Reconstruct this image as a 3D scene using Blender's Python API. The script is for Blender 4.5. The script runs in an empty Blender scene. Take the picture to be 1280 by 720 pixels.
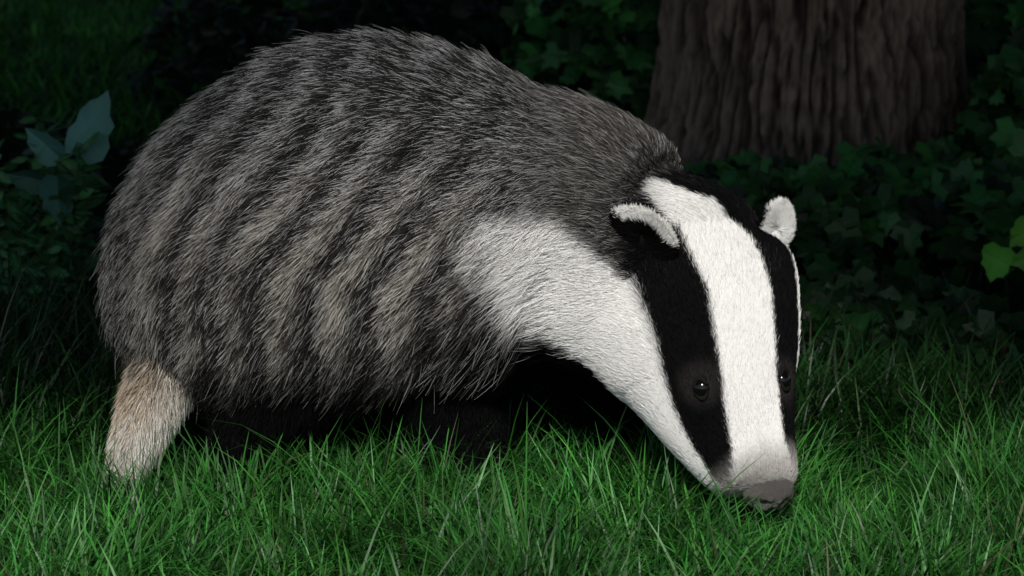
import bpy, math, numpy as np
from mathutils import Vector, noise
from mathutils.bvhtree import BVHTree
from mathutils.kdtree import KDTree
rng = np.random.default_rng(7)
scene = bpy.context.scene
V = lambda *a: np.array(a, dtype=float)
def nrm(v):
    v = np.asarray(v, float)
    return v / np.maximum(np.linalg.norm(v, axis=-1, keepdims=True), 1e-9)

# ---------- vectorised value noise ----------
def vnoise(p, seed=0):
    p = np.asarray(p, float); i = np.floor(p).astype(np.int64); f = p - i; f = f*f*(3-2*f)
    def h(ix, iy, iz):
        n = (ix*73856093) ^ (iy*19349663) ^ (iz*83492791) ^ (seed*2654435)
        n = (n ^ (n >> 13)) * 1274126177 & 0x7fffffff
        n = (n ^ (n >> 11)) & 0xffff
        return n / 65535.0
    r = 0
    for dx in (0, 1):
        for dy in (0, 1):
            for dz in (0, 1):
                w = (f[..., 0] if dx else 1-f[..., 0])*(f[..., 1] if dy else 1-f[..., 1])*(f[..., 2] if dz else 1-f[..., 2])
                r = r + w*h(i[..., 0]+dx, i[..., 1]+dy, i[..., 2]+dz)
    return r*2-1
def fbm(p, o=3, seed=0):
    r = 0; a = 1; s = 0
    for k in range(o):
        r = r + a*vnoise(np.asarray(p)*(2**k), seed+k*17); s += a; a *= .5
    return r/s
def sstep(a, b, x):
    t = np.clip((x-a)/(b-a), 0, 1); return t*t*(3-2*t)

# ---------- helpers ----------
def mesh_np(name, verts, faces, col=None, mat=None, smooth=True, parent=None):
    me = bpy.data.meshes.new(name)
    verts = np.asarray(verts, np.float32); faces = np.asarray(faces, np.int32)
    n, k = faces.shape
    me.vertices.add(len(verts)); me.vertices.foreach_set("co", verts.ravel())
    me.loops.add(n*k); me.loops.foreach_set("vertex_index", faces.ravel())
    me.polygons.add(n); me.polygons.foreach_set("loop_start", np.arange(0, n*k, k, dtype=np.int32))
    me.update(calc_edges=True)
    me.polygons.foreach_set("use_smooth", np.full(n, smooth, dtype=bool))
    if col is not None:
        a = me.attributes.new("col", 'FLOAT_COLOR', 'POINT')
        c = np.ones((len(verts), 4), np.float32); c[:, :3] = col
        a.data.foreach_set("color", c.ravel())
    ob = bpy.data.objects.new(name, me); scene.collection.objects.link(ob)
    if mat: me.materials.append(mat)
    if parent: ob.parent = parent
    return ob
def empty(name):
    e = bpy.data.objects.new(name, None); scene.collection.objects.link(e); return e
def mat_attr(name, rough=.6, transl=0., spec=.3, bump=0., bscale=50., mul=1.):
    m = bpy.data.materials.new(name); m.use_nodes = True; nt = m.node_tree; N = nt.nodes; L = nt.links
    b = N['Principled BSDF']; at = N.new('ShaderNodeAttribute'); at.attribute_name = 'col'
    L.new(at.outputs['Color'], b.inputs['Base Color'])
    b.inputs['Roughness'].default_value = rough; b.inputs['Specular IOR Level'].default_value = spec
    if bump:
        tx = N.new('ShaderNodeTexNoise'); tx.inputs['Scale'].default_value = bscale; tx.inputs['Detail'].default_value = 6
        bp = N.new('ShaderNodeBump'); bp.inputs['Strength'].default_value = bump; bp.inputs['Distance'].default_value = .01
        L.new(tx.outputs['Fac'], bp.inputs['Height']); L.new(bp.outputs['Normal'], b.inputs['Normal'])
    if transl:
        t = N.new('ShaderNodeBsdfTranslucent'); mx = N.new('ShaderNodeMixShader'); mx.inputs[0].default_value = transl
        L.new(at.outputs['Color'], t.inputs['Color']); L.new(b.outputs[0], mx.inputs[1]); L.new(t.outputs[0], mx.inputs[2])
        L.new(mx.outputs[0], N['Material Output'].inputs['Surface'])
    return m
def mat_diffuse(name):
    m = bpy.data.materials.new(name); m.use_nodes = True; nt = m.node_tree; N = nt.nodes
    N.remove(N['Principled BSDF']); d = N.new('ShaderNodeBsdfDiffuse'); at = N.new('ShaderNodeAttribute'); at.attribute_name = 'col'
    nt.links.new(at.outputs['Color'], d.inputs['Color']); nt.links.new(d.outputs[0], N['Material Output'].inputs['Surface']); return m
def catmull(P, n):
    P = np.asarray(P, float); Q = np.vstack([2*P[0]-P[1], P, 2*P[-1]-P[-2]]); out = []
    for i in range(len(P)-1):
        a, b, c, d = Q[i:i+4]
        for t in np.arange(n)/n:
            out.append(.5*((2*b)+(c-a)*t+(2*a-5*b+4*c-d)*t*t+(-a+3*b-3*c+d)*t**3))
    out.append(P[-1]); return np.array(out)
def loft(C, A, B, RA, RB, R=32):
    """rings with centre C, axes A,B, radii RA,RB; closed ends"""
    th = np.linspace(0, 2*np.pi, R, endpoint=False)
    vs = []; fs = []
    for c, a, b, ra, rb in zip(C, A, B, RA, RB):
        vs.append(c+np.outer(np.cos(th)*ra, a)+np.outer(np.sin(th)*rb, b))
    n = len(C); vs = np.vstack(vs).tolist()
    for i in range(n-1):
        for j in range(R):
            k = (j+1) % R
            fs.append((i*R+j, i*R+k, (i+1)*R+k, (i+1)*R+j))
    vs.append(list(C[0])); c0 = len(vs)-1; vs.append(list(C[-1])); c1 = c0+1
    for j in range(R):
        k = (j+1) % R
        fs.append((c0, k, j)); fs.append((c1, (n-1)*R+j, (n-1)*R+k))
    return vs, fs
def tube(P, R, seg=6, rings=24):
    PR = catmull(np.hstack([np.asarray(P, float), np.asarray(R, float)[:, None]]), seg)
    C = PR[:, :3]; r = PR[:, 3]
    T = nrm(np.gradient(C, axis=0)); ref = V(0.13, 1, .07)
    A = nrm(np.cross(T, ref)); B = nrm(np.cross(T, A))
    # rounded caps
    e = [.3, .6, .85]
    C0 = [C[0]-T[0]*r[0]*math.sqrt(1-q*q)*.8 for q in e]; C1 = [C[-1]+T[-1]*r[-1]*math.sqrt(1-q*q)*.8 for q in e[::-1]]
    C = np.vstack([C0, C, C1]); r = np.concatenate([[q*r[0] for q in e], r, [q*r[-1] for q in e[::-1]]])
    A = np.vstack([[A[0]]*3, A, [A[-1]]*3]); B = np.vstack([[B[0]]*3, B, [B[-1]]*3])
    return loft(C, A, B, r, r, rings)

# =====================================================  BADGER
badger = empty("badger")
parts = []
# torso sections: x, y, zc, hz, hy
TS = V([-.482,.015,.250,.035,.03],[-.464,.015,.255,.088,.075],[-.418,.01,.271,.139,.12],[-.356,.005,.289,.180,.155],
       [-.281,0,.310,.207,.172],[-.206,-.005,.321,.217,.178],[-.131,-.01,.324,.215,.176],[-.056,-.015,.320,.201,.168],[.01,-.02,.322,.171,.158],[.065,-.03,.325,.135,.13],[.10,-.035,.325,.07,.07])
S = catmull(TS, 5)
n = len(S); parts.append(loft(S[:, :3], np.tile(V(0,1,0), (n,1)), np.tile(V(0,0,1), (n,1)), S[:, 4], S[:, 3], 40))
# neck + throat
parts.append(tube([[-.02,-.02,.325],[.074,-.03,.321],[.146,-.06,.290],[.212,-.095,.292]], [.165,.148,.125,.100]))
parts.append(tube([[.02,-.06,.29],[.12,-.10,.25],[.180,-.16,.20],[.220,-.21,.140],[.246,-.248,.104]], [.10,.088,.072,.054,.042]))
# head
hA = nrm(V(.10,-.40,-.72)); hU = V(.36,-.80,.47); hU = nrm(hU-hA*np.dot(hU,hA)); hL = nrm(np.cross(hA, hU))
if hL[0] < 0: hL = -hL
HS = V([.180,-.075,.315,.085,.080],[.222,-.10,.298,.097,.086],[.233,-.15,.241,.095,.077],[.2405,-.20,.182,.079,.061],[.254,-.235,.1325,.060,.049],[.263,-.258,.103,.053,.042],[.270,-.274,.082,.043,.034])
S = catmull(HS, 5); n = len(S)
parts.append(loft(S[:, :3], np.tile(hL, (n,1)), np.tile(hU, (n,1)), S[:, 3], S[:, 4], 32))
# brow ridges and cheek muscles: slight swellings either side of the crown
for s in (-1, 1):
    b0 = V(.2405,-.20,.182)+hL*s*.040+hU*.026
    parts.append(tube([b0-hA*.035, b0, b0+hA*.02], [.026,.028,.020], 4, 16))
# legs
LEGS = {
 'near_hind': ([[-.29,-.02,.25],[-.235,-.055,.160],[-.315,-.065,.095],[-.305,-.075,.035],[-.255,-.095,.022]], [.12,.070,.042,.034,.030]),
 'far_hind':  ([[-.30,.07,.25],[-.17,.11,.165],[-.24,.10,.095],[-.22,.10,.035],[-.17,.09,.022]], [.11,.072,.044,.036,.030]),
 'near_fore': ([[-.03,-.04,.27],[-.085,-.055,.175],[-.060,-.065,.085],[-.055,-.08,.035],[-.01,-.105,.022]], [.12,.080,.052,.040,.032]),
 'far_fore':  ([[.05,.05,.26],[.095,.05,.18],[.145,.02,.09],[.155,.01,.035],[.19,-.02,.022]], [.10,.070,.052,.042,.032])}
for k, (P, R) in LEGS.items(): parts.append(tube(P, R))
TAIL = ([[-.39,-.03,.19],[-.412,-.080,.150],[-.435,-.105,.095],[-.457,-.115,.045]], [.042,.035,.028,.016])
parts.append(tube(*TAIL))
vs = []; fs = []
for v, f in parts:
    o = len(vs); vs += [list(map(float, q)) for q in v]; fs += [tuple(i+o for i in q) for q in f]
me = bpy.data.meshes.new("raw"); me.from_pydata(vs, [], fs)
import bmesh
bm = bmesh.new(); bm.from_mesh(me); bmesh.ops.recalc_face_normals(bm, faces=bm.faces); bm.to_mesh(me); bm.free()
ob = bpy.data.objects.new("raw", me); scene.collection.objects.link(ob)
m1 = ob.modifiers.new("r", 'REMESH'); m1.mode = 'VOXEL'; m1.voxel_size = .0065
m2 = ob.modifiers.new("s", 'SMOOTH'); m2.factor = .5; m2.iterations = 20
dg = bpy.context.evaluated_depsgraph_get()
body_me = bpy.data.meshes.new_from_object(ob.evaluated_get(dg)); bpy.data.objects.remove(ob)
body_me.name = "body"; body = bpy.data.objects.new("body", body_me); scene.collection.objects.link(body); body.parent = badger

def get_np(me):
    me.calc_loop_triangles()
    v = np.empty(len(me.vertices)*3, np.float32); me.vertices.foreach_get("co", v); v = v.reshape(-1, 3).astype(float)
    t = np.empty(len(me.loop_triangles)*3, np.int32); me.loop_triangles.foreach_get("vertices", t); t = t.reshape(-1, 3)
    nn = np.empty(len(me.vertices)*3, np.float32); me.vertices.foreach_get("normal", nn); return v, t, nn.reshape(-1, 3).astype(float)
bv, bt, bn = get_np(body_me)
bvh = BVHTree.FromPolygons([Vector(q) for q in bv], [tuple(map(int, q)) for q in bt])
def snap(p):
    loc, no, _, _ = bvh.find_nearest(Vector(p)); return np.array(loc), np.array(no)

# marking curves on the coat
def snapline(P): return np.array([snap(q)[0] for q in P])
cheek = V([-.020,-.19,.340],[.032,-.19,.318],[.078,-.195,.268],[.122,-.20,.212],[.163,-.215,.152],[.196,-.24,.105],[.233,-.26,.078]); cheek_r = V(.034,.050,.057,.048,.038,.030,.029)
stripe = V([.172,-.125,.395],[.212,-.155,.362],[.238,-.19,.330],[.257,-.22,.288],[.262,-.25,.241],[.266,-.27,.184],[.270,-.288,.136],[.272,-.29,.11]); stripe_r = V(.016,.032,.037,.038,.036,.033,.032,.036)
hc0 = HS[2, :3]
def mirror(P): d = (P-hc0)@hL; return P-2*np.outer(d, hL)
cheek_s = snapline(cheek); stripe_s = snapline(stripe)
# keep the far cheek symmetric with the near one around the head's mid plane
mid = stripe_s[3:6].mean(0); hc0 = mid
cheek_m = snapline(mirror(cheek_s[2:])); cheek_mr = cheek_r[2:]
def polydist(p, P, R):
    """min over segments of distance/radius"""
    best = np.full(len(p), 1e9)
    for i in range(len(P)-1):
        a, b = P[i], P[i+1]; ab = b-a; t = np.clip(((p-a)@ab)/max(ab@ab, 1e-9), 0, 1)
        d = np.linalg.norm(p-(a+t[:, None]*ab), axis=1)/(R[i]*(1-t)+R[i+1]*t); best = np.minimum(best, d)
    return best
SPINE = V([-.47,.015,.265],[-.28,0,.325],[-.13,-.01,.336],[.0,-.02,.33],[.074,-.03,.322],[.146,-.06,.296],[.222,-.10,.300],[.233,-.15,.243],[.2405,-.20,.182],[.253,-.235,.1325],[.266,-.272,.085])
def nearest_chain(p, P):
    best = np.full(len(p), 1e9); tan = np.zeros((len(p), 3)); par = np.zeros(len(p))
    for i in range(len(P)-1):
        a, b = P[i], P[i+1]; ab = b-a; t = np.clip(((p-a)@ab)/(ab@ab), 0, 1)
        d = np.linalg.norm(p-(a+t[:, None]*ab), axis=1); m = d < best
        best[m] = d[m]; tan[m] = nrm(ab); par[m] = i+t[m]
    return best, tan, par
def limb_mask(p, P, R, m=1.12):
    return polydist(p, np.asarray(P, float), np.asarray(R, float)*m)
eyes = [snap([.2085,-.25,.193]), snap([.303,-.235,.198])]

def coat(p):
    """returns dict of per-root colour (root,mid,tip), length, lift"""
    n_ = len(p)
    nz = fbm(p*28, 2, 3)*.10
    jit = rng.normal(0, .045, n_)
    _, tan, par = nearest_chain(p, SPINE)
    x, y, z = p.T
    headw = sstep(4.6, 5.8, par)
    dc = np.minimum(polydist(p, cheek_s, cheek_r), polydist(p, cheek_m, cheek_mr))+nz+jit
    ds = polydist(p, stripe_s, stripe_r)+nz*.7+jit*.7
    edge = .09+.30*(1-sstep(.0, .10, x))
    cw = 1-sstep(1-edge, 1+edge, dc)
    cw *= sstep(-.08, .0, x+.3*(.33-z)+jit*.6)
    nape_end = sstep(.135, .19, x)
    sw = (1-sstep(.92-.3*(1-nape_end), 1.08+.3*(1-nape_end), ds+jit*2*(1-nape_end)))*(.45+.55*nape_end)
    white = np.maximum(cw, sw)
    # snout tip
    tipd = np.linalg.norm(p-V(.274,-.276,.082), axis=1)
    snout = 1-sstep(.036, .066, tipd+nz*.05)
    # dark underside
    zb = np.interp(x, [-.45,-.32,-.13,-.03,.05,.15], [.140,.150,.185,.240,.28,.27])
    under = 1-sstep(-.035, .070, z-zb+nz*.2+jit*.6)
    tail = 1-sstep(1.0, 1.35, limb_mask(p, *TAIL)+nz)
    tail *= 1-sstep(.155, .20, z+jit*.4)
    leg = np.zeros(n_)
    for P, R in LEGS.values(): leg = np.maximum(leg, (1-sstep(.95, 1.1, limb_mask(p, P[1:], R[1:])))*(z < .2))
    under = np.maximum(under, leg)*(1-tail)
    # grey grizzle
    w = fbm(p*5, 2, 11)
    xb = x-.75*np.maximum(z-.30, 0)+.10*np.maximum(.30-z, 0)
    ph = (xb+.045*w)/.064*2*np.pi
    band = .5+.5*np.sin(ph+1.8*fbm(p*7, 2, 5))
    band = band**1.2*(.42+.58*sstep(-.35, .35, fbm(p*V(9,9,7), 2, 51)))
    bandm = sstep(-.47, -.36, x)*(1-sstep(-.08, .05, x))*sstep(.13, .2, z)*(1-.30*sstep(.42, .54, z))
    clump = fbm(p*95, 3, 21)
    light = .32+.56*(band-.36)*bandm+.28*clump+.12*fbm(p*9, 2, 31)
    light -= .06*sstep(.40, .50, z)
    light -= .20*sstep(.02, .12, x)*(1-headw)       # dark brown nape
    light += .05*sstep(-.12, .0, x)*(1-sstep(.05, .1, x))
    rnd = rng.random(n_)
    tipl = np.where(rnd < light, .52+.42*rng.random(n_), .015+.07*rng.random(n_))
    warm = (1-sstep(.30, .46, z))[:, None]*V(.045, .0, -.09)
    grey = V(.985, .985, .995)+warm
    tip = tipl[:, None]*grey
    midc = (.013+.05*np.clip(light, 0, 1)*rnd)[:, None]*V(1.05, 1, .95)
    root = (.08+.26*np.clip(light+.1, 0, 1))[:, None]*V(1.14, 1.0, .82)
    def mix(a, b, t): t = t[:, None]; return a*(1-t)+b*t
    # flank: brown-beige undercoat shows more
    fl = (1-sstep(.36, .50, z))*(1-sstep(.02, .1, x))
    midc = mix(midc, root*.85, fl*np.clip(.03+.90*band*bandm+.25*clump, 0, .9))
    # nape brown
    napew = sstep(-.01, .09, x)*(1-headw)
    brown = (.030+.08*rnd)[:, None]*V(1.10, 1, .88)
    brown = np.where((rnd > .84)[:, None], .38*V(1,.97,.9), brown)
    tip = mix(tip, brown*1.4, napew*.75); midc = mix(midc, brown*.8, napew*.8); root = mix(root, brown, napew*.8)
    # black
    bl = (.003+.007*rng.random(n_))[:, None]*V(1, 1, 1.08)
    bw = np.maximum(under, sstep(.55, .98, headw+jit+nz))
    tip = mix(tip, bl, bw); midc = mix(midc, bl, bw); root = mix(root, bl, bw)
    # slightly greyed fur round the eyes
    de = np.minimum(np.linalg.norm(p-eyes[0][0], axis=1), np.linalg.norm(p-eyes[1][0]+hA*-.006, axis=1)); ew = (1-sstep(.012, .034, de))*.8
    gcol_ = (.012+.035*rng.random(n_))[:, None]*V(1.1, 1, .95)
    tip = mix(tip, gcol_, ew); midc = mix(midc, gcol_, ew)
    # white
    wv = (.90+.08*rng.random(n_))[:, None]*V(1, .985, .96)
    tip = mix(tip, wv, white); midc = mix(midc, wv*.97, white); root = mix(root, wv*.9, white)
    # snout grey-beige
    sc = (.28+.26*rng.random(n_))[:, None]*V(1.05, .98, .93)
    tip = mix(tip, sc, snout*.9); midc = mix(midc, sc, snout*.9); root = mix(root, sc, snout*.9)
    # tail: fawn above, cream at the tip
    tw = 1-sstep(.09, .17, z-.8*(x+.43)+jit*.5)
    tc = (V(.54,.42,.29)[None, :]*(1-tw)[:, None]+V(.92,.89,.82)[None, :]*tw[:, None])*(.80+.3*rng.random(n_))[:, None]
    tip = mix(tip, tc, tail); midc = mix(midc, tc*.95, tail); root = mix(root, tc*.7, tail)
    length = np.interp(par, [0, 3, 4, 5, 6, 7, 8.5, 10], [.026,.026,.023,.019,.014,.010,.0075,.006])
    length = np.where(leg > .5, .018, length); length = np.where((under > .5) & (leg < .5) & (x < .05), .045, length); length = np.where(tail > .5, .024, length)
    length = np.where((cw > .5) & (par < 8), np.maximum(length, .015), length)
    lift = np.interp(par, [0, 3, 5, 7, 10], [.44,.42,.34,.20,.16])
    flow = -tan
    tw_ = 1-sstep(3.5, 5, par)
    side = np.clip((.5-z)/.3, 0, 1)
    flow = flow+np.outer(tw_*(.15+1.1*side), V(0, 0, -1))
    flow = mix(flow, np.tile(V(-.1, 0, -1), (n_, 1)), np.maximum(tail, leg))
    # cheek ruff swept back
    flow = mix(flow, np.tile(V(-.75, .15, -.12), (n_, 1)), cw*(1-sstep(.14, .2, x))*.7)
    return dict(tip=tip, mid=midc, root=root, length=length, lift=lift, flow=flow, band=band*bandm, headw=headw, white=white, par=par)

# skin colour
c = coat(bv)
skincol = np.clip(c['mid']*.5+c['root']*.15, 0, 1)
a = body_me.attributes.new("col", 'FLOAT_COLOR', 'POINT'); cc = np.ones((len(bv), 4), np.float32); cc[:, :3] = skincol
a.data.foreach_set("color", cc.ravel())
body_me.materials.clear(); body_me.materials.append(mat_diffuse("badger_skin"))
body_me.polygons.foreach_set("use_smooth", np.full(len(body_me.polygons), True))

def sample(v, t, nn, N, wfun=None):
    A = np.linalg.norm(np.cross(v[t[:, 1]]-v[t[:, 0]], v[t[:, 2]]-v[t[:, 0]]), axis=1)
    if wfun is not None: A = A*wfun(v[t].mean(1))
    idx = rng.choice(len(t), N, p=A/A.sum()); r1 = np.sqrt(rng.random(N)); r2 = rng.random(N)
    w = np.stack([1-r1, r1*(1-r2), r1*r2], 1)[:, :, None]
    return (v[t[idx]]*w).sum(1), nrm((nn[t[idx]]*w).sum(1))
def make_hair(name, pos, cols, rad, mat, parent):
    N, K, _ = pos.shape
    hc = bpy.data.hair_curves.new(name); hc.add_curves([K]*N)
    hc.attributes["position"].data.foreach_set("vector", pos.astype(np.float32).ravel()) if "position" in hc.attributes else hc.points.foreach_set("position", pos.astype(np.float32).ravel())
    r = hc.attributes.get("radius") or hc.attributes.new("radius", 'FLOAT', 'POINT')
    r.data.foreach_set("value", rad.astype(np.float32).ravel())
    ca = hc.attributes.new("col", 'FLOAT_COLOR', 'POINT')
    c4 = np.ones((N, K, 4), np.float32); c4[:, :, :3] = cols; ca.data.foreach_set("color", c4.ravel())
    o = bpy.data.objects.new(name, hc); scene.collection.objects.link(o); hc.materials.append(mat); o.parent = parent
    return o
fur_mat = mat_diffuse("badger_fur")
T = np.array([0, .35, .68, 1.0]); K = len(T)
def grow(p, nn, c, name, rad0, clumps, cl_amt):
    N = len(p)
    f = c['flow']; f = f-nn*(f*nn).sum(1, keepdims=True); f = nrm(f)
    s = np.cross(nn, f)
    wv = fbm(p*20, 2, 77)*.40+rng.normal(0, .26, N)
    f = nrm(f+s*wv[:, None])
    L = c['length']*(.6+.7*rng.random(N)); lift = np.clip(c['lift']*(1+.35*rng.normal(0, 1, N)), .05, 1.2)
    lift = lift+.15*fbm(p*30, 2, 91)*(1-c['headw'])
    d0 = nrm(f+nn*lift[:, None]*1.5); d1 = nrm(f+nn*(lift*.35)[:, None]+V(0, 0, -.12))
    base = p+nn*(c['band']*.009)[:, None]
    pos = base[:, None, :]+L[:, None, None]*(d0[:, None, :]*(T-.5*T*T)[None, :, None]+d1[:, None, :]*(.5*T*T)[None, :, None])
    pos[:, 0] -= nn*.002
    # clumping
    M = clumps; gi = rng.choice(N, M, replace=False); kd = KDTree(M)
    for j, g in enumerate(gi): kd.insert(p[g], j)
    kd.balance()
    own = np.array([kd.find(q)[1] for q in p]); g = gi[own]
    w = (T**1.6)*cl_amt
    rel = pos[g]
    pos = pos*(1-w)[None, :, None]+(rel)*w[None, :, None]
    cols = np.stack([c['root'], c['mid'], c['mid']*.45+c['tip']*.55, c['tip']], 1)
    rad = rad0[:, None]*np.array([1, .95, .7, .2])[None, :]
    return make_hair(name, pos, np.clip(cols, 0, 1), rad, fur_mat, badger)
nosec = V(.281,-.287,.079)
def wf(q):
    _, _, par = nearest_chain(q, SPINE)
    w = np.interp(par, [0, 4, 5.5, 7, 10], [1, 1.15, 2.2, 3.4, 4.5])
    w *= np.where(q[:, 1] > .12, .4, 1)*np.where(q[:, 2] < .12, .6, 1); return w
p, nn = sample(bv, bt, bn, 450000, wf)
keep = np.linalg.norm(p-nosec, axis=1) > .017
for e, _ in eyes: keep &= np.linalg.norm(p-e, axis=1) > .0075
p = p[keep]; nn = nn[keep]
c = coat(p)
rad0 = np.interp(c['par'], [0, 4, 6, 10], [.00030,.00029,.00027,.00023])
grow(p, nn, c, "fur", rad0, 34000, .24)
# sparse long guard hairs standing proud of the back
p, nn = sample(bv, bt, bn, 12000, lambda q: (q[:, 2] > .2)*(q[:, 0] < .12)*1.0)
c = coat(p); c['length'] = c['length']*1.35; c['lift'] = c['lift']*1.2
t_ = (.45+.45*rng.random(len(p)))[:, None]*V(1,.99,.97)*(rng.random(len(p)) < .6)[:, None]; c['tip'] = np.where((c['white'] > .3)[:, None], c['tip'], t_+.02)
grow(p, nn, c, "guard_hairs", np.full(len(p), .00019), 4000, .1)

# ears
def ear(name, cen, Wd, Hd, w, h, rim, cupd, mlow):
    Wd = nrm(Wd); Hd = nrm(Hd-Wd*np.dot(Hd, Wd)); F = nrm(np.cross(Wd, Hd))
    if F[1] > 0: F = -F
    nu, nv = 40, 24; vs = []; fs = []
    for i in range(nv+1):
        ph = math.pi*i/nv
        for j in range(nu):
            th = 2*math.pi*j/nu
            a_, b_, d_ = math.sin(ph)*math.cos(th), math.sin(ph)*math.sin(th), math.cos(ph)
            rr = a_*a_+b_*b_
            dep = d_*.0065 + cupd*rr - .008
            vs.append(cen+Wd*w*a_*(1-.12*max(b_, 0))+Hd*h*b_+F*dep)
    for i in range(nv):
        for j in range(nu):
            k = (j+1) % nu; fs.append((i*nu+j, i*nu+k, (i+1)*nu+k, (i+1)*nu+j))
    o = mesh_np(name, vs, fs, None, None, parent=badger)
    v, t, n_ = get_np(o.data)
    if np.mean(((v-cen)*n_).sum(1)) < 0: n_ = -n_
    def col(q):
        l = (q-cen)@Wd/w; m = (q-cen)@Hd/h; r = np.sqrt(l*l+m*m)+rng.normal(0, .04, len(q))
        return ((r > rim) & (m > mlow+rng.normal(0, .05, len(q))) & (l > (-.72 if rim == 0 else -9))).astype(float)
    wc = col(v); cc = np.ones((len(v), 4), np.float32); cc[:, :3] = (wc*.6+.01)[:, None]
    at = o.data.attributes.new("col", 'FLOAT_COLOR', 'POINT'); at.data.foreach_set("color", cc.ravel())
    o.data.materials.append(bpy.data.materials["badger_skin"])
    q, m = sample(v, t, n_, 14000); wc = col(q)[:, None]
    wcol = wc*V(.92,.91,.88)+(1-wc)*V(.006,.006,.006); N = len(q)
    out = nrm((q-cen)-F*((q-cen)@F)[:, None]*1)
    c = dict(tip=wcol, mid=wcol, root=wcol*.9, length=np.full(N, .010), lift=np.full(N, .28), flow=out*.7+Hd*.4-Wd*.25, band=np.zeros(N), headw=np.ones(N))
    grow(q, m, c, name+"_fur", np.full(N, .00026), 700, .2)
e1, _ = snap([.142,-.20,.352]); e2, _ = snap([.300,-.10,.335])
ear("near_ear", e1+V(-.005,-.009,.007), V(.86,-.28,-.46), V(.30,-.42,.80), .039, .030, .54, .004, .24)
ear("far_ear", e2+V(.008,-.008,.013), V(.86,.35,-.22), V(.30,-.05,.95), .018, .028, .0, .004, -.9)

# eyes
def simple_mat(name, col, rough, bump=0, scale=60, spec=.5):
    m = bpy.data.materials.new(name); m.use_nodes = True; N = m.node_tree.nodes; L = m.node_tree.links; b = N['Principled BSDF']
    b.inputs['Roughness'].default_value = rough; b.inputs['Specular IOR Level'].default_value = spec
    tx = N.new('ShaderNodeTexNoise'); tx.inputs['Scale'].default_value = scale; tx.inputs['Detail'].default_value = 8
    rp = N.new('ShaderNodeValToRGB'); rp.color_ramp.elements[0].position = .3; rp.color_ramp.elements[1].position = .7
    rp.color_ramp.elements[0].color = (*[v*.6 for v in col], 1); rp.color_ramp.elements[1].color = (*[min(1, v*1.35) for v in col], 1)
    L.new(tx.outputs['Fac'], rp.inputs[0]); L.new(rp.outputs[0], b.inputs['Base Color'])
    if bump:
        bp = N.new('ShaderNodeBump'); bp.inputs['Strength'].default_value = bump; bp.inputs['Distance'].default_value = .004
        L.new(tx.outputs['Fac'], bp.inputs['Height']); L.new(bp.outputs['Normal'], b.inputs['Normal'])
    return m
eye_m = simple_mat("eye_black", (.004,.0035,.003), .10, spec=.5)
lid_m = simple_mat("eyelid_skin", (.012,.011,.010), .8, .3, 300, spec=.06)
def sphere(cen, fr, rad, nu=32, nv=20, fn=None):
    vs = []; fs = []
    for i in range(nv+1):
        ph = math.pi*i/nv
        for j in range(nu):
            th = 2*math.pi*j/nu; d = V(math.sin(ph)*math.cos(th), math.sin(ph)*math.sin(th), math.cos(ph))
            if fn: d = fn(d)
            vs.append(cen+fr[0]*d[0]*rad[0]+fr[1]*d[1]*rad[1]+fr[2]*d[2]*rad[2])
    for i in range(nv):
        for j in range(nu):
            k = (j+1) % nu; fs.append((i*nu+j, (i+1)*nu+j, (i+1)*nu+k, i*nu+k))
    return vs, fs
for i, (e, n_) in enumerate(eyes):
    n_ = nrm(n_); a1 = nrm(np.cross(n_, hA)); a2 = nrm(np.cross(n_, a1))
    v, f = sphere(e+n_*.0006, (a1, a2, n_), (.0094, .0096, .0066)); mesh_np("eye", v, f, None, eye_m, parent=badger)
    vs = []; fs = []
    for a_ in range(32):
        for b_ in range(10):
            t = 2*math.pi*a_/32; s = 2*math.pi*b_/10
            rr = .0098+.0026*math.cos(s); vs.append(e+n_*(.0020+.0022*math.sin(s))+a1*rr*math.cos(t)*.70+a2*rr*math.sin(t)*1.15)
            fs.append((a_*10+b_, ((a_+1) % 32)*10+b_, ((a_+1) % 32)*10+(b_+1) % 10, a_*10+(b_+1) % 10))
    mesh_np("eyelid", vs, fs, None, lid_m, parent=badger)
# nose pad with nostrils
nF = nrm(hA*.85+hU*.48); nR = hL; nU = nrm(np.cross(nR, nF)); nU = nU if nU@hU > 0 else -nU
def nosefn(d):
    d = d.copy(); 
    for s in (-1, 1):
        q = np.linalg.norm(d-nrm(V(.48*s, -.05, .88))); d = d*(1-.42*math.exp(-(q/.22)**2))
        q = np.linalg.norm(d-nrm(V(.9*s, -.35, .5))); d = d*(1-.18*math.exp(-(q/.2)**2))
    d = d*(1-.10*math.exp(-(d[0]/.10)**2)*(1 if d[1] < .3 else .4)); return d
v, f = sphere(nosec-nF*.008, (nR, nU, nF), (.030, .024, .019), 64, 48, nosefn)
v = np.array(v); v = v+nrm(v-nosec)*(.0026*fbm(v*200, 3, 5))[:, None]
mesh_np("nose", v, f, None, simple_mat("nose_skin", (.27,.238,.228), .6, 1.0, 320, spec=.25), parent=badger)
# claws
claw_m = simple_mat("claw_horn", (.09,.075,.055), .4, .2, 90)
vs = []; fs = []
for nm, (P, R) in LEGS.items():
    P = np.asarray(P, float); d = nrm((P[-1]-P[-2])*V(1,1,0)); s = V(-d[1], d[0], 0)
    for k in range(5):
        o = (k-2)*.011; b0 = P[-1]+d*(R[-1]*.7-abs(k-2)*.003)+s*o
        v, f = tube([b0, b0+d*.014+V(0,0,.001), b0+d*.028+V(0,0,-.010)], [.005,.004,.0014], 3, 8)
        q = len(vs); vs += [list(map(float, z)) for z in v]; fs += [tuple(i+q for i in z) for z in f]
me = bpy.data.meshes.new("claws"); me.from_pydata(vs, [], fs); me.materials.append(claw_m)
o = bpy.data.objects.new("claws", me); scene.collection.objects.link(o); o.parent = badger

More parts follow.
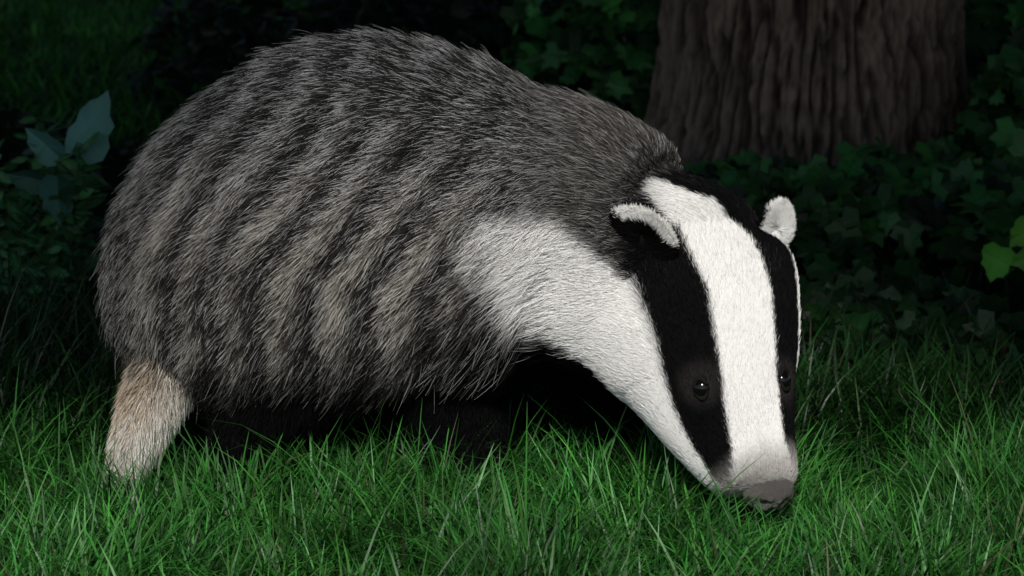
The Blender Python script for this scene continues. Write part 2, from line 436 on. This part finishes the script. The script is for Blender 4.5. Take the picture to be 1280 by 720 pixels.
# =====================================================  GROUND
gm = bpy.data.materials.new("soil_and_moss"); gm.use_nodes = True; N = gm.node_tree.nodes; L = gm.node_tree.links; b = N['Principled BSDF']
tc = N.new('ShaderNodeTexCoord'); t1 = N.new('ShaderNodeTexNoise'); t1.inputs['Scale'].default_value = 5; t1.inputs['Detail'].default_value = 10
rp = N.new('ShaderNodeValToRGB'); e = rp.color_ramp.elements; e[0].position = .35; e[0].color = (.008,.010,.004,1); e[1].position = .7; e[1].color = (.014,.022,.008,1)
L.new(tc.outputs['Object'], t1.inputs['Vector']); L.new(t1.outputs['Fac'], rp.inputs[0]); L.new(rp.outputs[0], b.inputs['Base Color']); b.inputs['Roughness'].default_value = .95
b.inputs['Specular IOR Level'].default_value = .1
t2 = N.new('ShaderNodeTexNoise'); t2.inputs['Scale'].default_value = 60; t2.inputs['Detail'].default_value = 8; bp = N.new('ShaderNodeBump'); bp.inputs['Distance'].default_value = .02
L.new(tc.outputs['Object'], t2.inputs['Vector']); L.new(t2.outputs['Fac'], bp.inputs['Height']); L.new(bp.outputs['Normal'], b.inputs['Normal'])
def gz(x, y):
    q = np.stack([x*1.3, y*1.3, x*0], -1); fade = np.exp(-((x/6)**2+(y/8)**2))
    return .022*fbm(q, 2, 61)*fade-.005
g = np.concatenate([-np.geomspace(6, 150, 14)[::-1], np.linspace(-5.8, 5.8, 117), np.geomspace(6, 150, 14)])
GX, GY = np.meshgrid(g, g); gv = np.stack([GX, GY, gz(GX, GY)], -1).reshape(-1, 3); ng = len(g)
ii = (np.arange(ng-1)[:, None]*ng+np.arange(ng-1)[None, :]).ravel(); mesh_np("ground", gv, np.stack([ii, ii+1, ii+ng+1, ii+ng], 1), None, gm)

# =====================================================  GRASS
def blades(xy, length, width, colr, lean, name, mat, curl=1.0):
    n = len(xy); SG = 5; t = np.linspace(0, 1, SG)
    # tufts lean together
    tf = fbm(np.stack([xy[:, 0]*9, xy[:, 1]*9, xy[:, 0]*0], 1), 2, 71)*6.0
    th = np.where(rng.random(n) < .55, tf+rng.normal(0, .6, n), rng.random(n)*2*np.pi); d = np.stack([np.cos(th), np.sin(th), np.zeros(n)], 1)
    s = np.stack([-np.sin(th), np.cos(th), np.zeros(n)], 1); tw = rng.normal(0, .6, n); s = nrm(s+d*tw[:, None])
    ang0 = lean*(.10+.5*rng.random(n)); ang1 = ang0+curl*(.3+1.8*rng.random(n)**1.4)
    base = np.stack([xy[:, 0], xy[:, 1], gz(xy[:, 0], xy[:, 1])-.003], 1)
    cen = np.empty((n, SG, 3)); cen[:, 0] = base
    for k in range(1, SG):
        a_ = ang0+(ang1-ang0)*(t[k]**1.3)
        cen[:, k] = cen[:, k-1]+(d*np.sin(a_)[:, None]+V(0,0,1)*np.cos(a_)[:, None])*(length/(SG-1))[:, None]
    wk = np.array([.75, 1, .9, .62, .06])
    l = cen-s[:, None]*(width[:, None]*wk)[:, :, None]*.5; r = cen+s[:, None]*(width[:, None]*wk)[:, :, None]*.5
    v = np.stack([l, r], 2).reshape(-1, 3)
    base_i = (np.arange(n)*SG*2)[:, None]; k = np.arange(SG-1)*2
    f = np.stack([base_i+k, base_i+k+1, base_i+k+3, base_i+k+2], -1).reshape(-1, 4)
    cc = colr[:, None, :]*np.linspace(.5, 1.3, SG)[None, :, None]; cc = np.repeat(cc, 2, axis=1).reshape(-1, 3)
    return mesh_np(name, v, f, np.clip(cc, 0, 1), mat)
grass_m = mat_attr("grass_blade", .42, transl=.25, spec=.35)
def rect(n, x0, x1, y0, y1): return np.stack([rng.uniform(x0, x1, n), rng.uniform(y0, y1, n)], 1)
def gcol(xy, base):
    n = len(xy); m = 1+.7*fbm(np.stack([xy[:, 0]*5, xy[:, 1]*5, xy[:, 0]*0], 1), 2, 8)
    c = np.asarray(base)[None, :]*(m*(.3+1.4*rng.random(n)))[:, None]*(1+rng.normal(0, .12, (n, 3)))
    y_ = rng.random(n) < .02; c[y_] = V(.11,.12,.06)*(.5+.6*rng.random(y_.sum()))[:, None]; return c
xy = rect(90000, -1.0, 1.0, -.85, .30)
under_b = ((xy[:, 0] > -.36) & (xy[:, 0] < .12) & (xy[:, 1] > -.02)); xy = xy[~(under_b & (rng.random(len(xy)) < .8))]
pz = np.stack([xy[:, 0]*7, xy[:, 1]*7, xy[:, 0]*0], 1)
hgt = 1.22+.75*fbm(pz, 2, 44)
L_ = (.043+.055*rng.random(len(xy))**1.4)*hgt
long_ = rng.random(len(xy)) < .06; L_[long_] *= 1.4
dn = np.hypot(xy[:, 0]-.27, xy[:, 1]+.29); L_ *= .90+.10*sstep(.03, .10, dn)
dt = np.hypot((xy[:, 0]+.44), xy[:, 1]+.13); L_ *= .6+.4*sstep(.03, .09, dt)
xyb = rect(50000, -1.9, 1.9, .25, 2.6); Lb = (.05+.06*rng.random(len(xyb)))*(1+.4*fbm(np.stack([xyb[:, 0]*4, xyb[:, 1]*4, xyb[:, 0]*0], 1), 2, 45))
xyc = rect(50000, -3.2, 3.2, 2.4, 6.5); Lc = .05+.07*rng.random(len(xyc))
xyd = rect(2500, -1.1, -.50, .05, .6); Ld = .12+.12*rng.random(len(xyd))   # tall rough grass, left edge
allxy = np.vstack([xy, xyb, xyc, xyd]); allL = np.concatenate([L_, Lb, Lc, Ld])
allw = np.concatenate([.0016+.0021*rng.random(len(xy)), .0025+.0025*rng.random(len(xyb)), .005+.004*rng.random(len(xyc)), .003+.002*rng.random(len(xyd))])
colf = gcol(xy, (.034,.140,.024)); farf = sstep(-.10, .15, xy[:, 1])[:, None]; colf = colf*(1-.6*farf)  # blades behind the animal darkened, canopy shade put into their colour
lm = (1+1.8*(xyc[:, 0] < -.7))[:, None]
col = np.vstack([colf, gcol(xyb, (.014,.050,.014)), gcol(xyc, (.014,.065,.008))*lm, gcol(xyd, (.016,.050,.016))])  # base colours of the grass further back also carry that shade
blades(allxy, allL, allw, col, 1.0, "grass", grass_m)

# =====================================================  LEAVES
IVY = np.array([[0,0],[.30,-.18],[.55,.10],[.34,.32],[.42,.62],[.16,.62],[0,1.0],[-.16,.62],[-.42,.62],[-.34,.32],[-.55,.10],[-.30,-.18]])
OVAL = np.array([[0,0],[.16,.1],[.28,.3],[.30,.5],[.22,.75],[.08,.93],[0,1.0],[-.08,.93],[-.22,.75],[-.30,.5],[-.28,.3],[-.16,.1]])
leaf_m = mat_attr("leaf", .45, transl=.2, spec=.3, bump=.3, bscale=70)
def leaves(name, cen, nor, tipd, size, col, shape=IVY, parent=None, cup=.18):
    n = len(cen); nor = nrm(nor); u = nrm(tipd-nor*(tipd*nor).sum(1, keepdims=True)); s = np.cross(u, nor)
    P = np.vstack([[0, .42], shape]); K = len(P)
    h = -cup*np.abs(P[:, 0])*1.2-cup*.5*(P[:, 1]-.4)**2; h[0] += .0
    wob = rng.normal(0, .02, (n, K))
    v = cen[:, None]+size[:, None, None]*(s[:, None]*P[None, :, :1]+u[:, None]*(P[None, :, 1:2]-.3)+nor[:, None]*(h[None, :]+wob)[:, :, None])
    k = np.arange(1, K); k2 = np.roll(k, -1); base = (np.arange(n)*K)[:, None]
    f = np.stack([base+0*k, base+k, base+k2], -1).reshape(-1, 3)
    m = np.ones(K); m[0] = 1.25
    c = (col[:, None]*m[None, :, None]).reshape(-1, 3)
    return mesh_np(name, v.reshape(-1, 3), f, np.clip(c, 0, 1), leaf_m, smooth=False, parent=parent)
def lcol(n, base, var=.5): return np.asarray(base)[None, :]*((1-var)+2*var*rng.random(n))[:, None]*(1+rng.normal(0, .12, (n, 3)))
def rn(n): return rng.normal(0, 1, (n, 3))
def mound(n, cx, cy, rx, ry, h):
    a = rng.random(n)*2*np.pi; r = np.sqrt(rng.random(n)); x = cx+rx*r*np.cos(a); y = cy+ry*r*np.sin(a)
    top = h*(1-r*r)**.7*(1+.5*fbm(np.stack([x*5, y*5, x*0], 1), 2, 9)); z = top*(.25+.75*rng.random(n)**.6)+.01
    return np.stack([x, y, z], 1)
M = [mound(1100, .78, 1.30, .60, .42, .13), mound(1500, 1.30, 1.95, .36, .45, .52), mound(240, .50, 1.75, .22, .2, .10), mound(700, 1.15, 1.1, .40, .35, .16), mound(350, .90, 1.65, .3, .2, .22),
     mound(450, .22, 2.75, .26, .3, .55), mound(500, 1.5, 2.7, .5, .3, .9), mound(260, .72, .80, .35, .3, .05)]
P = np.vstack(M); n = len(P); keepm = fbm(P*V(5,5,5), 2, 88) > -.24; P = P[keepm]; n = len(P)
leaves("ivy", P, rn(n)*.55+V(-.05,-.65,.75), rn(n)*.6+V(0,-.5,-.5), .036+.040*rng.random(n), lcol(n, (.042,.150,.042), .85)*(.35+.65*sstep(.9, 1.5, P[:, 1]))[:, None])  # leaves nearer the animal darkened, shade put into their colour
# undergrowth further back, tree shade darkened into its leaf colour
Q = np.vstack([mound(900, -.2, 3.4, .9, .5, .35), mound(500, -1.2, 1.9, .5, .4, .14), mound(800, 1.9, 3.2, .8, .7, .8), mound(700, .1, 4.6, 1.4, .5, .5)]); n = len(Q)
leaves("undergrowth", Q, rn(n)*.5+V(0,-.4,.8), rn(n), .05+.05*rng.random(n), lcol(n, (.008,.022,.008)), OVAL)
# hedge at the far side, its dark leaf colour stands for tree shade
n = 12000; hx = rng.uniform(-7, 7, n); hz_ = rng.random(n)*2.4; hy = 6.6+.45*rng.random(n)+.35*fbm(np.stack([hx*1.2, hz_*1.2, hx*0], 1), 2, 4)
leaves("hedge", np.stack([hx, hy, hz_], 1), rn(n)*.6+V(0,-1,.4), rn(n)+V(0,0,-.6), .09+.09*rng.random(n), lcol(n, (.010,.024,.008)), OVAL)

stem_m = simple_mat("plant_stem", (.03,.06,.02), .6)
def stems(name, lines, parent, r=.003, mat=None):
    vs = []; fs = []
    for ln in lines:
        ln = np.asarray(ln, float); v, f = tube(ln, np.linspace(r, r*.5, len(ln)), 4, 8); q = len(vs)
        vs += [list(map(float, z)) for z in v]; fs += [tuple(i+q for i in z) for z in f]
    me = bpy.data.meshes.new(name); me.from_pydata(vs, [], fs); me.materials.append(mat or stem_m)
    o = bpy.data.objects.new(name, me); scene.collection.objects.link(o); o.parent = parent; return o
# blue-green dock plant, left
dock = empty("dock_plant")
DOCK = np.array([[0,0],[.22,-.10],[.40,.05],[.42,.28],[.34,.42],[.36,.60],[.22,.72],[.14,.90],[0,1.05],[-.10,.86],[-.24,.78],[-.32,.58],[-.30,.40],[-.42,.25],[-.36,.02],[-.20,-.10]])
cen = V([-.675,.80,.31],[-.735,.82,.285],[-.715,.78,.225],[-.70,.85,.17],[-.76,.80,.24],[-.66,.80,.12])
ti = V([.35,-.1,.9],[-.6,-.2,.75],[.1,-.4,-.8],[.5,-.2,.1],[-.9,-.1,.3],[.6,-.3,.4]); no = V([-.25,-.95,.25],[.4,-.8,.4],[.2,-.8,.55],[0,-.5,.9],[.2,-.7,.7],[0,-.6,.8])
leaves("dock_leaves", cen, no, ti, V(.105,.066,.080,.07,.06,.06), V([.12,.32,.28],[.11,.29,.25],[.04,.14,.10],[.02,.07,.04],[.035,.12,.08],[.02,.07,.03]), DOCK*V(.9,1), parent=dock, cup=.45)
stems("dock_stems", [[[-.70,.84,0], [-.705,.83,.12], q+V(0,.006,-.03)] for q in cen], dock)
# feathery weed, left edge
weed = empty("nettle_plant"); lines = []; lc = []; lt = []
for k in range(13):
    x0, y0 = -.84+.13*rng.random(), .72+.35*rng.random(); h = .18+.14*rng.random(); bend = rng.normal(0, .06, 2)
    ln = [[x0, y0, 0], [x0+bend[0]*.4, y0+bend[1]*.4, h*.5], [x0+bend[0], y0+bend[1], h]]; lines.append(ln); cu = catmull(ln, 10)
    for i, q in enumerate(cu[4:]):
        a0 = rng.random()*6.3
        for s in range(3):
            a = a0+s*2.1+rng.normal(0, .3); d = V(math.cos(a), math.sin(a), rng.normal(.35, .3)); lc.append(q+d*.014+rng.normal(0, .004, 3)); lt.append(d)
lc = np.array(lc); lt = np.array(lt); n = len(lc)
leaves("nettle_leaves", lc, rn(n)*.5+V(0,-.4,1), lt, .020+.028*rng.random(n), lcol(n, (.05,.17,.06), .6), OVAL*V(.7,1), parent=weed); stems("nettle_stems", lines, weed, .002)
# broad bright leaves, right edge
bw = empty("bindweed_plant"); n = 12
cen = np.stack([rng.uniform(.84, 1.04, n), rng.uniform(.92, 1.15, n), rng.uniform(.06, .17, n)], 1); cen[:3] = V([.835,.86,.145],[.795,.87,.098],[.865,.86,.105])
leaves("bindweed_leaves", cen, rn(n)*.20+V(-.1,-.65,.7), rn(n)*.3+V(-.6,-.5,-.2), .055+.035*rng.random(n), lcol(n, (.12,.42,.05), .25), DOCK, parent=bw)
stems("bindweed_stems", [[[q[0]+.03, q[1]+.05, 0], [q[0]+.02, q[1]+.03, q[2]*.6], q] for q in cen], bw, .002)
# leaf litter
n = 350; q = np.stack([rng.uniform(-1.5, 1.8, n), rng.uniform(.3, 2.6, n), np.zeros(n)], 1); q[:, 2] = gz(q[:, 0], q[:, 1])+.02+.03*rng.random(n)
leaves("fallen_leaves", q, rn(n)*.4+V(0,0,1), rn(n), .03+.03*rng.random(n), lcol(n, (.06,.04,.022)), OVAL)

# =====================================================  TREE
tree = empty("tree")
nu, nv = 520, 300; H = 3.0
th = np.linspace(0, 2*np.pi, nu, endpoint=False); zz = np.concatenate([np.linspace(-.05, 1.0, 200), np.linspace(1.01, H, 100)]); TH, Z = np.meshgrid(th, zz)
r0 = .35-.015*Z+.07*np.exp(-np.clip(Z, 0, 9)/.14)*(1+.15*np.sin(3*TH+1))
r0 = r0*(1+.02*np.sin(2*TH+.6)+.012*np.sin(5*TH+Z))
cx, cy, cz = np.cos(TH), np.sin(TH), Z
wz = .6*vnoise(np.stack([cx*3, cy*3, Z*5], -1), 3)
pt = np.stack([cx*13+wz, cy*13+wz, Z*4.5], -1)
rid = 1-np.abs(fbm(pt, 2, 1))*2.6
rid2 = 1-np.abs(fbm(np.stack([cx*28+wz, cy*28, Z*15], -1), 2, 7))*2
fine = fbm(np.stack([cx*36, cy*36, Z*40], -1), 3, 13)
disp = -.020*sstep(.30, .95, rid)-.009*sstep(.2, 1, rid2)+.004*fine
R = r0+disp; TX, TY = .700, 2.42
v = np.stack([TX+R*cx, TY+R*cy, Z], -1).reshape(-1, 3)
i, j = np.meshgrid(np.arange(nv-1), np.arange(nu), indexing='ij'); i = i.ravel(); j = j.ravel(); k = (j+1) % nu
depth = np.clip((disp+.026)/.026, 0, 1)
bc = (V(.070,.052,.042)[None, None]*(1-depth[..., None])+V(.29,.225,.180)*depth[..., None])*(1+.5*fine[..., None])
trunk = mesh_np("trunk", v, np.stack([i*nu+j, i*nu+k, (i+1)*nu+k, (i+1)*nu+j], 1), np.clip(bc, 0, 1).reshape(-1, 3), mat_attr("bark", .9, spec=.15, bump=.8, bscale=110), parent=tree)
limbs = [[[TX,TY,2.7],[.2,1.8,3.3],[-.6,1.2,3.5],[-1.6,.8,3.6]],[[TX,TY,2.8],[1.2,2.0,3.4],[2.0,1.4,3.6]],[[TX,TY,2.8],[.4,3.2,3.5],[-.4,4.2,3.8]],[[TX,TY,2.8],[1.4,3.2,3.6],[2.4,4.2,3.8]],[[TX,TY,2.5],[.6,1.5,2.9],[.3,.6,2.7],[0,-.2,2.4]]]
stems("limbs", limbs, tree, .16, bpy.data.materials["bark"]).data.attributes.new("col", 'FLOAT_COLOR', 'POINT')
o = bpy.data.objects["limbs"]; at = o.data.attributes["col"]; nn_ = len(o.data.vertices); at.data.foreach_set("color", np.tile(V(.10,.08,.06,1), nn_).astype(np.float32))
# crown: unseen leaves, added and cut to shade the ground behind the animal
n = 24000; q = np.stack([rng.uniform(-3.0, 3.6, n), rng.uniform(-2.0, 5.0, n), 1.5+2.0*rng.random(n)**1.2], 1)
q[:, 2] += .2*fbm(q*V(1.2,1.2,0), 2, 2)
sh = q[:, 1]+q[:, 2]/.966
edge = .82-.66*sstep(.34, .50, q[:, 0]-.1)-.55*(1-sstep(-.80, -.58, q[:, 0]-.1))
den = fbm(q*V(1.5,1.5,1.5), 2, 33); kp = (den > -.55) & (sh > edge+.08*den)
gap = (q[:, 0] < -.6) & (sh > 3.4) & (sh < 5.8); kp &= ~(gap & (rng.random(n) < .85))
q = q[kp]; n = len(q)
leaves("shade_crown", q, rn(n)*.35+V(0,-.8,1), rn(n), .20+.12*rng.random(n), lcol(n, (.04,.09,.03)), OVAL*V(1.4,1), parent=tree)

# =====================================================  LIGHT
world = bpy.data.worlds.new("World"); scene.world = world; world.use_nodes = True; N = world.node_tree.nodes; L = world.node_tree.links
sky = N.new('ShaderNodeTexSky'); sky.sky_type = 'NISHITA'; sky.sun_disc = False
el, az = math.radians(44), math.radians(186)   # from the camera side, slightly left
sky.sun_elevation = el; sky.sun_rotation = az
bg = N['Background']; bg.inputs['Strength'].default_value = .07; L.new(sky.outputs[0], bg.inputs['Color'])
sd = V(math.sin(az)*math.cos(el), math.cos(az)*math.cos(el), math.sin(el))
sl = bpy.data.lights.new("sun", 'SUN'); sl.energy = 3.3; sl.angle = math.radians(11); sl.color = (1,.97,.92)
so = bpy.data.objects.new("sun", sl); scene.collection.objects.link(so); so.rotation_euler = Vector(sd).to_track_quat('Z', 'Y').to_euler()

cam = bpy.data.cameras.new("camera"); cam.lens = 72; cam.sensor_width = 36; cam.clip_end = 500; cam.clip_start = .05
cam.dof.use_dof = True; cam.dof.focus_distance = 2.28; cam.dof.aperture_fstop = 9
co = bpy.data.objects.new("camera", cam); scene.collection.objects.link(co); co.location = (0,-2.4,.8); co.rotation_euler = (math.radians(77), 0, 0); scene.camera = co
scene.view_settings.view_transform = 'Standard'; scene.view_settings.look = 'None'; scene.view_settings.exposure = 0
print("hair", len(p))
